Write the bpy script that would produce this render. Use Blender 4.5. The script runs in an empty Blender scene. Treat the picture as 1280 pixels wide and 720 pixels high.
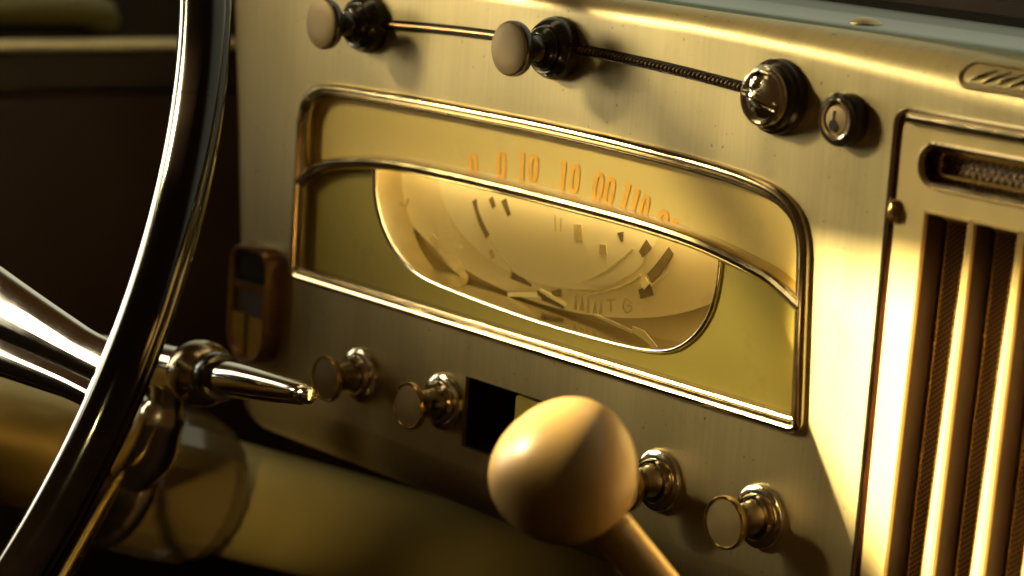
import bpy, bmesh, math, random
from mathutils import Vector, Matrix, noise
from mathutils.geometry import delaunay_2d_cdt
random.seed(4)
sc = bpy.context.scene
COL = sc.collection
PI = math.pi

# Dash frame, millimetres: u = to the right along the dash, n = out of the dash towards the seats, v = up.
# World: X = u, Y = -n, Z = v, metres.
def W(u, n, v):
    return Vector((u*.001, -n*.001, v*.001))
CAM = (731.37, 659.5, 174.61)

def seen(u, v, n):
    """true (u,v) at depth n of a mark measured on the plane n=0 from the photographer's seat"""
    k = (CAM[1]-n)/CAM[1]
    return (CAM[0]+(u-CAM[0])*k, CAM[2]+(v-CAM[2])*k)

# ------------------------------------------------------------------ materials
def mat(name, color, metal=0.0, rough=0.5, coat=0.0, var=0.12, vscale=60, bump=0.0, bscale=400, stretch=(1,1,1),
        rvar=0.08, spec=0.5, dirt=None, dscale=25, damt=0.0, streak=0.0, coat_rough=.05):
    m = bpy.data.materials.new(name); m.use_nodes = True
    nt = m.node_tree; N = nt.nodes; L = nt.links
    p = N['Principled BSDF']
    p.inputs['Metallic'].default_value = metal
    p.inputs['Roughness'].default_value = rough
    p.inputs['Coat Weight'].default_value = coat
    p.inputs['Coat Roughness'].default_value = coat_rough
    p.inputs['Specular IOR Level'].default_value = spec
    tc = N.new('ShaderNodeTexCoord'); mp = N.new('ShaderNodeMapping')
    mp.inputs['Scale'].default_value = stretch
    L.new(tc.outputs['Object'], mp.inputs['Vector'])
    n1 = N.new('ShaderNodeTexNoise'); n1.inputs['Scale'].default_value = vscale; n1.inputs['Detail'].default_value = 6
    L.new(mp.outputs[0], n1.inputs['Vector'])
    r = N.new('ShaderNodeValToRGB')
    r.color_ramp.elements[0].position = .3; r.color_ramp.elements[1].position = .7
    c = color
    r.color_ramp.elements[0].color = (c[0]*(1-var), c[1]*(1-var), c[2]*(1-var), 1)
    r.color_ramp.elements[1].color = (min(1,c[0]*(1+var)), min(1,c[1]*(1+var)), min(1,c[2]*(1+var)), 1)
    L.new(n1.outputs['Fac'], r.inputs['Fac'])
    out = r.outputs['Color']
    if dirt:
        n3 = N.new('ShaderNodeTexNoise'); n3.inputs['Scale'].default_value = dscale; n3.inputs['Detail'].default_value = 9; n3.inputs['Roughness'].default_value = .7
        L.new(tc.outputs['Object'], n3.inputs['Vector'])
        r3 = N.new('ShaderNodeValToRGB'); r3.color_ramp.elements[0].position = .55; r3.color_ramp.elements[1].position = .78
        r3.color_ramp.elements[1].color = (damt, damt, damt, 1)
        L.new(n3.outputs['Fac'], r3.inputs['Fac'])
        mx = N.new('ShaderNodeMix'); mx.data_type = 'RGBA'
        L.new(r3.outputs['Color'], mx.inputs['Factor']); L.new(out, mx.inputs['A']); mx.inputs['B'].default_value = (*dirt, 1)
        out = mx.outputs['Result']
    if streak:
        mp2 = N.new('ShaderNodeMapping'); mp2.inputs['Scale'].default_value = (520, 40, 14)
        L.new(tc.outputs['Object'], mp2.inputs['Vector'])
        n4 = N.new('ShaderNodeTexNoise'); n4.inputs['Scale'].default_value = 1; n4.inputs['Detail'].default_value = 3
        L.new(mp2.outputs[0], n4.inputs['Vector'])
        r4 = N.new('ShaderNodeMapRange'); r4.inputs['From Min'].default_value = .3; r4.inputs['From Max'].default_value = .7
        r4.inputs['To Min'].default_value = 1-streak; r4.inputs['To Max'].default_value = 1+streak
        L.new(n4.outputs['Fac'], r4.inputs['Value'])
        n5 = N.new('ShaderNodeTexNoise'); n5.inputs['Scale'].default_value = 420; n5.inputs['Detail'].default_value = 2
        L.new(tc.outputs['Object'], n5.inputs['Vector'])
        r5 = N.new('ShaderNodeMapRange'); r5.inputs['From Min'].default_value = .69; r5.inputs['From Max'].default_value = .74
        r5.inputs['To Min'].default_value = 1; r5.inputs['To Max'].default_value = .45
        L.new(n5.outputs['Fac'], r5.inputs['Value'])
        m5 = N.new('ShaderNodeMath'); m5.operation = 'MULTIPLY'; L.new(r4.outputs[0], m5.inputs[0]); L.new(r5.outputs[0], m5.inputs[1])
        vm = N.new('ShaderNodeVectorMath'); vm.operation = 'SCALE'
        L.new(out, vm.inputs[0]); L.new(m5.outputs[0], vm.inputs['Scale']); out = vm.outputs[0]
    L.new(out, p.inputs['Base Color'])
    mr = N.new('ShaderNodeMapRange')
    mr.inputs['To Min'].default_value = max(.02, rough-rvar); mr.inputs['To Max'].default_value = min(1, rough+rvar)
    L.new(n1.outputs['Fac'], mr.inputs['Value']); L.new(mr.outputs[0], p.inputs['Roughness'])
    if bump:
        n2 = N.new('ShaderNodeTexNoise'); n2.inputs['Scale'].default_value = bscale; n2.inputs['Detail'].default_value = 4
        L.new(mp.outputs[0], n2.inputs['Vector'])
        b = N.new('ShaderNodeBump'); b.inputs['Strength'].default_value = bump; b.inputs['Distance'].default_value = .0006
        L.new(n2.outputs['Fac'], b.inputs['Height']); L.new(b.outputs[0], p.inputs['Normal'])
    return m

def mesh_cloth_mat(name):
    m = bpy.data.materials.new(name); m.use_nodes = True
    nt = m.node_tree; N = nt.nodes; L = nt.links; p = N['Principled BSDF']
    tc = N.new('ShaderNodeTexCoord'); mp = N.new('ShaderNodeMapping')
    mp.inputs['Rotation'].default_value = (0, math.radians(38), 0)
    L.new(tc.outputs['Object'], mp.inputs['Vector'])
    mul = None
    outs = []
    for d in ('X', 'Z'):
        w = N.new('ShaderNodeTexWave'); w.bands_direction = d; w.inputs['Scale'].default_value = 210; w.inputs['Distortion'].default_value = .6
        L.new(mp.outputs[0], w.inputs['Vector']); outs.append(w.outputs['Fac'])
    mm = N.new('ShaderNodeMath'); mm.operation = 'MULTIPLY'
    L.new(outs[0], mm.inputs[0]); L.new(outs[1], mm.inputs[1])
    r = N.new('ShaderNodeValToRGB')
    r.color_ramp.elements[0].color = (.035, .018, .012, 1); r.color_ramp.elements[1].color = (.42, .27, .18, 1)
    r.color_ramp.elements[0].position = .1; r.color_ramp.elements[1].position = .8
    L.new(mm.outputs[0], r.inputs['Fac']); L.new(r.outputs[0], p.inputs['Base Color'])
    p.inputs['Roughness'].default_value = .55; p.inputs['Metallic'].default_value = .3
    b = N.new('ShaderNodeBump'); b.inputs['Strength'].default_value = .7; b.inputs['Distance'].default_value = .0005
    L.new(mm.outputs[0], b.inputs['Height']); L.new(b.outputs[0], p.inputs['Normal'])
    return m

def glass_mat(name):
    m = bpy.data.materials.new(name); m.use_nodes = True
    nt = m.node_tree; N = nt.nodes; L = nt.links
    for x in list(N): N.remove(x)
    o = N.new('ShaderNodeOutputMaterial'); mx = N.new('ShaderNodeMixShader')
    t = N.new('ShaderNodeBsdfTransparent'); t.inputs[0].default_value = (.97, .96, .92, 1)
    g = N.new('ShaderNodeBsdfGlossy'); g.inputs['Roughness'].default_value = .08
    f = N.new('ShaderNodeFresnel'); f.inputs['IOR'].default_value = 1.45
    n = N.new('ShaderNodeTexNoise'); n.inputs['Scale'].default_value = 30
    mr = N.new('ShaderNodeMapRange'); mr.inputs['To Min'].default_value = .04; mr.inputs['To Max'].default_value = .16
    L.new(n.outputs['Fac'], mr.inputs['Value']); L.new(mr.outputs[0], g.inputs['Roughness'])
    L.new(f.outputs[0], mx.inputs[0]); L.new(t.outputs[0], mx.inputs[1]); L.new(g.outputs[0], mx.inputs[2]); L.new(mx.outputs[0], o.inputs[0])
    return m

M = {}
M['dash']   = mat('dash_metallic_paint', (.47,.39,.21), metal=.80, rough=.41, var=.09, vscale=16, bump=.10, bscale=900, stretch=(2.2,1,.22), dirt=(.30,.22,.09), dscale=38, damt=.40, streak=.045)
M['cowl']   = mat('cowl_teal_paint', (.11,.165,.145), metal=.1, rough=.38, var=.10, vscale=30, bump=.05, coat=.3)
M['chrome'] = mat('aged_chrome', (.80,.74,.60), metal=1, rough=.14, var=.06, vscale=120, rvar=.07, bump=.06, bscale=500)
M['chrome_bright'] = mat('bright_chrome', (.86,.82,.72), metal=1, rough=.09, var=.04, vscale=90, rvar=.04)
M['chrome_bar'] = mat('bar_chrome', (.60,.50,.31), metal=1, rough=.16, var=.1, vscale=120, rvar=.06)
M['chrome_dark'] = mat('tarnished_chrome', (.40,.33,.22), metal=1, rough=.2, var=.2, vscale=150, rvar=.1, bump=.1)
M['cream']  = mat('numeral_band_cream', (.74,.55,.14), rough=.5, var=.05, vscale=14, dirt=(.34,.24,.08), dscale=55, damt=.25, coat=.15)
M['plate']  = mat('gauge_plate_olive', (.40,.315,.032), rough=.62, var=.06, vscale=18, dirt=(.10,.07,.02), dscale=70, damt=.25)
M['dial']   = mat('dial_ivory', (.86,.72,.36), rough=.5, var=.05, vscale=22, dirt=(.52,.38,.14), dscale=40, damt=.4)
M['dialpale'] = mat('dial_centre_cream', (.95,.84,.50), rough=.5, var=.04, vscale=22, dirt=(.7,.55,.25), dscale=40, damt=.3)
M['dialback'] = mat('dial_surround', (.50,.385,.15), rough=.55, var=.10, vscale=30)
M['numeral'] = mat('numeral_orange', (.95,.45,.015), rough=.5, var=.12, vscale=300)
M['ink']    = mat('dial_ink', (.19,.135,.04), rough=.6, var=.2, vscale=200)
M['inkpale'] = mat('dial_ink_faded', (.62,.49,.20), rough=.6, var=.2, vscale=200)
M['needle'] = mat('needle_cream', (.86,.74,.36), rough=.4, var=.08)
M['blackp'] = mat('black_plastic', (.022,.017,.013), rough=.22, var=.3, vscale=80, coat=.4, rvar=.08)
M['rim']    = mat('wheel_rim_enamel', (.006,.004,.003), rough=.12, spec=.35, var=.3, vscale=50, coat=.25, rvar=.05)
M['tan']    = mat('tan_cap', (.23,.16,.07), metal=.25, rough=.55, var=.08, vscale=60, bump=.05)
M['bronze'] = mat('bronze_cap', (.30,.22,.105), metal=.3, rough=.42, var=.12, vscale=90, bump=.05)
M['brass']  = mat('brass', (.62,.45,.16), metal=1, rough=.25, var=.12, vscale=200)
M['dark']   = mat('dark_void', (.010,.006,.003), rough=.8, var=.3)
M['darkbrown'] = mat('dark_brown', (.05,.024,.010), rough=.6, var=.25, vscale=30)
M['rust']   = mat('brown_groove', (.16,.065,.018), rough=.5, var=.2, vscale=60)
M['creamtrim'] = mat('cream_enamel', (.95,.84,.50), rough=.3, var=.05, coat=.5)
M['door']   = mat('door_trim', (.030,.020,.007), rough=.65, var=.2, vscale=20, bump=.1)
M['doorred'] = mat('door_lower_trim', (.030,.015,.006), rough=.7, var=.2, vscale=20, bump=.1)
M['sill']   = mat('door_sill_paint', (.20,.165,.035), rough=.5, var=.12, vscale=15)
M['column'] = mat('column_paint', (.42,.31,.10), metal=.45, rough=.40, var=.08, vscale=25, bump=.05, dirt=(.5,.38,.15), dscale=60, damt=.25)
M['collar'] = mat('collar_brown_plastic', (.19,.125,.042), rough=.13, var=.15, vscale=25, coat=.9, spec=.7)
M['collar'].node_tree.nodes['Principled BSDF'].inputs['Alpha'].default_value = .72
M['wood']   = mat('knob_tan', (.31,.205,.075), rough=.42, var=.12, vscale=30, stretch=(1,1,.3), coat=.12, coat_rough=.25, dirt=(.22,.12,.04), dscale=60, damt=.45)
M['leverp'] = mat('lever_paint', (.42,.30,.12), metal=.35, rough=.33, var=.1)
M['cloth']  = mesh_cloth_mat('grille_mesh')
M['grille'] = mat('grille_gold_paint', (.56,.44,.20), metal=.45, rough=.40, var=.06, vscale=25, bump=.06, bscale=800, stretch=(2,1,.3))
M['lensbrown'] = mat('lens_housing_brown', (.15,.075,.022), rough=.22, var=.2, vscale=40, coat=.5)
M['amber']  = mat('amber_lens', (.42,.25,.06), rough=.2, var=.15, vscale=60, coat=.5)
M['copper'] = mat('dull_copper', (.30,.19,.10), metal=.9, rough=.36, var=.2, vscale=200)
M['cheek'] = mat('cheek_tan_metal', (.34,.24,.12), metal=.3, rough=.5, var=.15, vscale=50, dirt=(.14,.08,.03), dscale=70, damt=.5)
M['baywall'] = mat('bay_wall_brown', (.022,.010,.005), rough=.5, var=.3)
M['glass']  = glass_mat('dial_glass')

# ------------------------------------------------------------------ builders
def tag(o, label=None, cat=None, group=None, kind=None):
    if label: o['label'] = label
    if cat: o['category'] = cat
    if group: o['group'] = group
    if kind: o['kind'] = kind
    return o

def empty(name, loc, label, cat, group=None):
    o = bpy.data.objects.new(name, None); COL.objects.link(o)
    o.location = W(*loc); o.empty_display_size = .01
    o['org'] = loc
    return tag(o, label, cat, group)

def link(name, verts, faces, m, parent=None, angle=35, org=None, bevel=0, flip=False):
    """verts are dash-frame mm; stored relative to the parent thing's base"""
    me = bpy.data.meshes.new(name)
    if org is None:
        p = parent
        while p is not None and 'org' not in p: p = p.parent
        org = tuple(p['org']) if p is not None else (0,0,0)
    o0 = W(*org)
    me.from_pydata([W(*v)-o0 for v in verts], [], faces)
    bm = bmesh.new(); bm.from_mesh(me)
    bmesh.ops.remove_doubles(bm, verts=bm.verts, dist=1e-7)
    bmesh.ops.recalc_face_normals(bm, faces=bm.faces)
    if bevel:
        ed = [e for e in bm.edges if len(e.link_faces) == 2 and e.calc_face_angle(0) > .6]
        bmesh.ops.bevel(bm, geom=ed, offset=bevel*.001, segments=2, affect='EDGES', clamp_overlap=True)
    bm.to_mesh(me); bm.free()
    for p in me.polygons: p.use_smooth = True
    me.set_sharp_from_angle(angle=math.radians(angle))
    me.materials.append(M[m] if isinstance(m, str) else m)
    o = bpy.data.objects.new(name, me); COL.objects.link(o)
    if parent is not None: o.parent = parent
    else: o.location = o0
    return o

def frame(d, up=(0,0,1)):
    d = Vector(d).normalized(); up = Vector(up)
    if abs(d.dot(up)) > .98: up = Vector((1,0,0))
    x = up.cross(d).normalized(); y = d.cross(x).normalized()
    return x, y, d

def lathe(profile, base, axis=(0,1,0), segs=64, scale=(1,1)):
    """profile [(radius, height)], in (u,n,v) axes"""
    x, y, d = frame(axis); b = Vector(base)
    V = []; F = []; rings = []
    for r, h in profile:
        if r < 1e-4:
            rings.append([len(V)]); V.append(b+d*h)
        else:
            k = len(V); rings.append(list(range(k, k+segs)))
            for i in range(segs):
                a = 2*PI*i/segs
                V.append(b+d*h+x*(r*math.cos(a)*scale[0])+y*(r*math.sin(a)*scale[1]))
    for A, B in zip(rings, rings[1:]):
        for i in range(segs):
            j = (i+1) % segs
            if len(A) == 1 and len(B) == 1: break
            if len(A) == 1: F.append((A[0], B[i], B[j]))
            elif len(B) == 1: F.append((A[i], A[j], B[0]))
            else: F.append((A[i], A[j], B[j], B[i]))
    return [tuple(v) for v in V], F

def arc_profile(pts, n=6):
    """smooth (Catmull) an open polyline of 2D/3D points"""
    P = [Vector(p) for p in pts]; out = []
    for i in range(len(P)-1):
        p0 = P[max(0,i-1)]; p1 = P[i]; p2 = P[i+1]; p3 = P[min(len(P)-1,i+2)]
        for k in range(n):
            t = k/n
            out.append(.5*((2*p1)+(p2-p0)*t+(2*p0-5*p1+4*p2-p3)*t*t+(3*p1-p0-3*p2+p3)*t**3))
    out.append(P[-1])
    return [tuple(p) for p in out]

def sweep_flat(path, section, closed=True, n0=0):
    """sweep section [(s outward, n)] along a path [(u,v)] lying in the dash plane; path runs counter-clockwise"""
    V = []; F = []; K = len(path); S = len(section)
    for i, (u, v) in enumerate(path):
        a = Vector(path[(i-1) % K]) if (closed or i > 0) else Vector(path[i])
        b = Vector(path[(i+1) % K]) if (closed or i < K-1) else Vector(path[i])
        c = Vector((u, v))
        t1 = (c-a).normalized() if (c-a).length > 1e-9 else (b-c).normalized()
        t2 = (b-c).normalized() if (b-c).length > 1e-9 else t1
        n1 = Vector((t1.y, -t1.x)); n2 = Vector((t2.y, -t2.x))
        m = (n1+n2).normalized(); m = m/max(.35, m.dot(n1))
        for s, n in section: V.append((u+m.x*s, n0+n, v+m.y*s))
    for i in range(K if closed else K-1):
        j = (i+1) % K
        for k in range(S-1):
            F.append((i*S+k, j*S+k, j*S+k+1, i*S+k+1))
    return V, F

def tube(path, radius, segs=12, caps=True, scale=(1,1), up=(0,0,1)):
    """round tube along 3D path; radius number or list"""
    P = [Vector(p) for p in path]; K = len(P); V = []; F = []
    R = radius if isinstance(radius, (list, tuple)) else [radius]*K
    for i in range(K):
        d = P[min(K-1,i+1)]-P[max(0,i-1)]
        x, y, _ = frame(d, up)
        for k in range(segs):
            a = 2*PI*k/segs
            V.append(tuple(P[i]+x*(R[i]*math.cos(a)*scale[0])+y*(R[i]*math.sin(a)*scale[1])))
    for i in range(K-1):
        for k in range(segs):
            j = (k+1) % segs
            F.append((i*segs+k, i*segs+j, (i+1)*segs+j, (i+1)*segs+k))
    if caps:
        F.append(tuple(range(segs))); F.append(tuple((K-1)*segs+k for k in range(segs)))
    return V, F

def inside(p, poly):
    c = False; j = len(poly)-1
    for i in range(len(poly)):
        (xi, yi), (xj, yj) = poly[i], poly[j]
        if (yi > p[1]) != (yj > p[1]) and p[0] < (xj-xi)*(p[1]-yi)/(yj-yi)+xi: c = not c
        j = i
    return c

def sheet(outer, holes, n0, back=None, nfun=None):
    """flat plate with holes; back = n of the back edge (walls only)"""
    pts = []; edges = []
    loops = []
    for lp in [outer]+holes:
        k = len(pts); pts += [Vector(p) for p in lp]
        edges += [(k+i, k+(i+1) % len(lp)) for i in range(len(lp))]
        loops.append((k, len(lp)))
    rv, re, rf, ov, _, _ = delaunay_2d_cdt(pts, edges, [], 0, 1e-6)
    F = []
    for f in rf:
        c = sum((rv[i] for i in f), Vector((0,0)))/len(f)
        if inside(c, outer) and not any(inside(c, h) for h in holes): F.append(tuple(f))
    fn = nfun or (lambda u, v: n0)
    V = [(p.x, fn(p.x, p.y), p.y) for p in rv]
    if back is not None:
        for lp in [outer]+holes:
            k = len(V)
            for p in lp: V.append((p[0], fn(*p), p[1]))
            for p in lp: V.append((p[0], back, p[1]))
            m = len(lp)
            for i in range(m):
                j = (i+1) % m
                F.append((k+i, k+j, k+m+j, k+m+i))
    return V, F

def box(u0, u1, n0, n1, v0, v1):
    V = [(u,n,v) for u in (u0,u1) for n in (n0,n1) for v in (v0,v1)]
    return V, [(0,1,3,2),(4,6,7,5),(0,4,5,1),(2,3,7,6),(0,2,6,4),(1,5,7,3)]

def join(*parts):
    V = []; F = []
    for v, f in parts:
        k = len(V); V += list(v); F += [tuple(i+k for i in q) for q in f]
    return V, F

def rrect(u0, u1, v0, v1, r, seg=8):
    """counter-clockwise rounded rectangle; r number or 4 radii (bl, br, tr, tl)"""
    rs = r if isinstance(r, (list, tuple)) else [r]*4
    out = []
    for (cu, cv, a0, rr) in ((u0,v0,PI,rs[0]),(u1,v0,1.5*PI,rs[1]),(u1,v1,0,rs[2]),(u0,v1,.5*PI,rs[3])):
        x = cu+(rr if cu == u0 else -rr); y = cv+(rr if cv == v0 else -rr)
        for k in range(seg+1):
            a = a0+.5*PI*k/seg
            out.append((x+rr*math.cos(a), y+rr*math.sin(a)))
    return out

def copy_thing(o, loc):
    c = o.copy(); COL.objects.link(c); c.location = W(*loc)
    for ch in o.children:
        d = ch.copy(); COL.objects.link(d); d.parent = c
        for g in ch.children:
            e = g.copy(); COL.objects.link(e); e.parent = d
    return c

# ------------------------------------------------------------------ shared outlines
# gauge opening, counter-clockwise from bottom left
TOPARC = [(132,26.8),(130.3,34),(126.5,40.5),(119,45.3),(109,48),(91,50),(65,51.3),(24,52.4),(-16,52.8),(-43,52.6),(-80,52.2),(-108,51.6),(-140,50.6),(-153,49.4),(-161.5,46.2),(-166.5,40.5),(-168.5,33)]
OPEN = arc_profile([(-168.0,-31.5),(-167.2,-33.6),(-165.5,-34.7)],3) + arc_profile([(133.5,-34.7),(135.6,-34.0),(136.4,-32)],3) + arc_profile(TOPARC,4)
BAR = arc_profile([(-166.5,6.5),(-160,12),(-146,17.6),(-121,22.2),(-98,24.2),(-60,25.0),(-20,25.1),(27,24.6),(55,23.8),(82,21.8),(107,17.8),(119,14.8),(133,8.6)],5)
def bar_v(u):
    for (a, va), (b, vb) in zip(BAR, BAR[1:]):
        if a <= u <= b: return va+(vb-va)*(u-a)/(b-a)
    return BAR[0][1] if u < BAR[0][0] else BAR[-1][1]

# ------------------------------------------------------------------ dashboard
dash = empty('dashboard', (0,0,-90), 'long brass-gold painted metal car dashboard with a teal top ledge', 'dashboard')
def vtop(u): return 97 - 9*max(0, min(1, (u-60)/150.))**1.5
UL, UR = -216, 420
top = [(u, vtop(u)) for u in range(UR, UL-1, -12)]
outer = [(-205,-93),(UR,-93)] + top + [(-221,80),(-214,30),(-207,-30)]
SLOT = rrect(-47.5, 14, -86+.8, -55, .8, 2)
SLOT = [(-47.5,-84.5),(14,-84.5),(14,-55),(-47.5,-55)]
GR = rrect(168.5, 400, -85.2, 84, (1,1,3,4), 5)
face = sheet(outer, [OPEN, SLOT, GR], 0, None)
# lip behind each opening
lips = []
for hole, d in ((OPEN,-9),(SLOT,-2.5),(GR,-3)):
    k = len(hole)
    lips.append(([(p[0],0,p[1]) for p in hole]+[(p[0],d,p[1]) for p in hole], [(i,(i+1)%k,k+(i+1)%k,k+i) for i in range(k)]))
# top roll, bottom roll, left return
rollV = []; rollF = []
RS = 10
us = [p[0] for p in top][::-1]
for u in us:
    v0 = vtop(u); rho = 106.0-v0
    for k in range(RS+1):
        a = (PI/2*.93)*k/RS
        rollV.append((u, -rho*1.15*(1-math.cos(a)), v0+rho*math.sin(a)))
for i in range(len(us)-1):
    for k in range(RS):
        q = RS+1
        rollF.append((i*q+k,(i+1)*q+k,(i+1)*q+k+1,i*q+k+1))
botV = []; botF = []
for j, u in enumerate((-205, -100, 0, 100, 200, 300, UR)):
    for k in range(9):
        a = PI/2*k/8
        botV.append((u, -30*(1-math.cos(a)), -93-26*math.sin(a)))
for j in range(6):
    for k in range(8): botF.append((j*9+k, (j+1)*9+k, (j+1)*9+k+1, j*9+k+1))
leftp = [(-216,97),(-221,80),(-214,30),(-207,-30),(-205,-93)]
lv = []; lf = []
for u, v in leftp:
    for k in range(9):
        a = PI/2*k/8
        lv.append((u-14*math.sin(a), -14*(1-math.cos(a)), v))
    lv.append((u-14, -90, v))
for i in range(4):
    for k in range(9): lf.append((i*10+k,(i+1)*10+k,(i+1)*10+k+1,i*10+k+1))
V, F = join(face, *lips, (rollV, rollF), (botV, botF), (lv, lf))
link('face_panel', V, F, 'dash', dash, angle=40)
# teal ledge behind the roll: small groove, then rising gently to the windshield
cw = []; cf = []
prof = [(-13,104.2),(-13.4,106.2),(-15,107.0),(-22,107.4),(-45,108.2),(-75,108.2),(-105,106.5),(-135,103)]
for j, u in enumerate((-240, -120, 0, 80, 150, 220, 300, 440)):
    for n, v in prof: cw.append((u, n, v))
for j in range(7):
    for k in range(len(prof)-1):
        q = len(prof); cf.append((j*q+k,(j+1)*q+k,(j+1)*q+k+1,j*q+k+1))
link('top_ledge', cw, cf, 'cowl', dash, angle=60)
V, F = lathe([(0,2.2),(2.5,2.0),(4.6,1.3),(6,0.2),(6.2,-1)], (127,-26,107.6), axis=(0,0,1), segs=32)
link('rivet', V, F, 'dash', dash)
# trim strip between the upper controls
SP = [(u, 81.2+3.8*(1-((u+8)/108.)**2)) for u in range(-118,101,4)][::-1]
V, F = sweep_flat(SP, [(-2.1,-.4),(-2.1,.6),(-1.7,.9),(1.7,.9),(2.1,.6),(2.1,-.4)], closed=False)
ts = link('trim_strip', V, F, 'blackp', dash)
smooth = [(u, v) for u, v in SP if u < 0][::-1]
V, F = tube([(u,1.1,v) for u, v in smooth], .75, segs=10, scale=(1,1))
rope = []
u = 8.0
bits = [(V, F)]
while u < 100:
    v = 81.2+3.8*(1-((u+8)/108.)**2)
    bits.append(tube([(u-.6,.9,v-1.0),(u-.25,1.6,v-.4),(u+.25,1.6,v+.4),(u+.6,.9,v+1.0)], [.3,.6,.6,.3], segs=6))
    u += 2.1
V, F = join(*bits)
link('bead', V, F, 'copper', ts)
# embossed maker's plaque
EM = rrect(191, 236, 94.6, 102.8, 4.0, 6)
def roll_n(u, v):
    v0 = vtop(u); rho = 106-v0
    if v <= v0: return 0
    return -rho*1.15*(1-math.cos(math.asin(min(1,(v-v0)/rho))))
def drape(VF, lift=0): return [(p[0], p[1]+roll_n(p[0],p[2])+lift, p[2]) for p in VF[0]], VF[1]
V, F = drape(sweep_flat(EM, [(1.3,-.3),(1.0,.6),(.2,1.0),(-.6,.7),(-1.1,-.2)]))
em = link('plaque_border', V, F, 'dash', dash)
bits = []
for k in range(7):
    u0 = 195+k*5.4
    bits.append(drape(tube(arc_profile([(u0,.1,96.6),(u0+3,.8,98.6),(u0+5.5,.9,99.6),(u0+9,.2,100.4)],4), [.3]+[.75]*11+[.3], segs=8)))
V, F = join(*bits)
link('plaque_ribs', V, F, 'dash', em)
# open slot: dark box with a pale block standing inside
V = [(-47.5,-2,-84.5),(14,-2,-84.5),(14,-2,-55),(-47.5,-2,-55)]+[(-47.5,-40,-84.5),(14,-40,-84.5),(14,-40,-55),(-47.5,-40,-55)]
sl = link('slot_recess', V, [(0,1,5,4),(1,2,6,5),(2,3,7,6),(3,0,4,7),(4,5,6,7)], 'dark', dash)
V, F = box(-20,11,-20,-3,-84,-57.2)
link('slot_block', V, F, 'plate', sl, bevel=.8)

# ------------------------------------------------------------------ instrument cluster
ic = empty('instrument_cluster', (-16,0,-35), 'arched-top gauge panel with orange numerals over a sunken ivory dial', 'gauge panel')
BZ = [(3.0,-.2),(2.9,1.2),(2.3,2.4),(1.2,3.2),(.2,3.4),(-.8,3.0),(-1.5,2.0),(-1.8,.9),(-2.2,.6),(-2.6,1.1),(-3.2,1.4),(-3.9,1.1),(-4.3,.3),(-4.4,-1),(-4.4,-8.5)]
BZ = [(a*.86, b*.92) for a, b in BZ]
V, F = sweep_flat(OPEN, BZ)
link('bezel', V, F, 'chrome_bar', ic, angle=28)
INN = []
K = len(OPEN)
sec = sweep_flat(OPEN, [(-3.0,0)])[0]
INN = [(p[0], p[2]) for p in sec]
up = [p for p in INN if p[1] > bar_v(p[0])]
lo = [p for p in INN if p[1] <= bar_v(p[0])]
bar_in = [p for p in BAR if -164 < p[0] < 130.5]
# upper: right end -> over the arch -> left end -> back along the bar
iu = [i for i, p in enumerate(INN) if p[1] > bar_v(p[0])]
upper = [INN[i] for i in iu] + bar_in
il = [i for i, p in enumerate(INN) if p[1] <= bar_v(p[0])]
# rotate lower chain so that it starts on the left
order = [i for i in il if i > K//2]+[i for i in il if i <= K//2]
lower = [(-165.2,-31.7),(133.2,-31.7),(131.2,7.5)] + bar_in[::-1] + [(-165.2,5.5)]
V, F = sheet(upper, [], -4.5)
nb = link('numeral_band', V, F, 'cream', ic)
WIN0 = [(-114.5,22),(-113.6,14),(-111.5,6),(-106,-3.5),(-98,-11),(-87,-16.7),(-73,-20),(-42,-22.4),(-12,-23.6),(8,-23.9),(35,-23.6),(53,-22.8),(66,-21),(76,-17),(84.5,-9.5),(89.8,-0.5),(92,9),(92.3,19)]
WIN = [seen(u, v, -5) for u, v in arc_profile(WIN0, 4)]
hole = WIN + [(p[0], p[1]-.3) for p in bar_in[::-1] if WIN[0][0] < p[0] < WIN[-1][0]]
V, F = sheet(lower, [], -6)
def tri_hole(lower, hole):
    return sheet(lower, [hole], -4)
V, F = tri_hole(lower, hole)
link('gauge_plate', V, F, 'plate', ic)
# chrome lip of the dial window (open at the top, where the bar covers it)
V, F = sweep_flat(WIN, [(1.1,-4.2),(1.0,-3.4),(.5,-2.8),(-.1,-2.7),(-.7,-3.2),(-.9,-4.4),(-1.0,-7),(-1.6,-12),(-2.0,-21)], closed=False)
link('window_lip', V, F, 'chrome', ic, angle=50)
# arched bar
BP = BAR[::-1]
V, F = sweep_flat(BP, [(-3.1,-6),(-3.1,-1),(-2.8,.8),(-2.0,2.2),(-.8,3.1),(.5,3.2),(1.7,2.6),(2.6,1.2),(3.0,-.8),(3.0,-6)], closed=False)
link('arched_bar', V, F, 'chrome_bar', ic, angle=30)
# dial: ivory disc (its lower edge shows inside the window) in front of a darker well
DN = -13
disc = []
for k in range(97):
    a = PI + PI*k/96
    disc.append((-21+112*math.cos(a), 19+41*math.sin(a)))
disc = [(-133,40)] + disc + [(91,40)]
def dish(u, v):
    r2 = ((u+21)/112)**2+((v-30)/60)**2
    return DN+3*min(1.2, r2)
dv = []; df = []
NR = 18; NA = 64
cen = (-21, 22)
for i in range(NR+1):
    for k in range(NA+1):
        a = PI*k/NA + PI
        r = i/NR
        dv.append((cen[0]+112*r*math.cos(a), DN-5*r*r, 22+44*r*math.sin(a)))
for i in range(NR):
    for k in range(NA):
        q = NA+1
        df.append((i*q+k, i*q+k+1, (i+1)*q+k+1, (i+1)*q+k))
dv2, df2 = box(-133, 91, DN-5.4, DN-5.05, 21.9, 40)
V, F = join((dv, df), (dv2, df2))
dial = link('dial_face', V, F, 'dial', ic)
V, F = sheet([(-150,-40),(120,-40),(120,40),(-150,40)], [], -19.5)
link('dial_well', V, F, 'dialback', ic)
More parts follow.
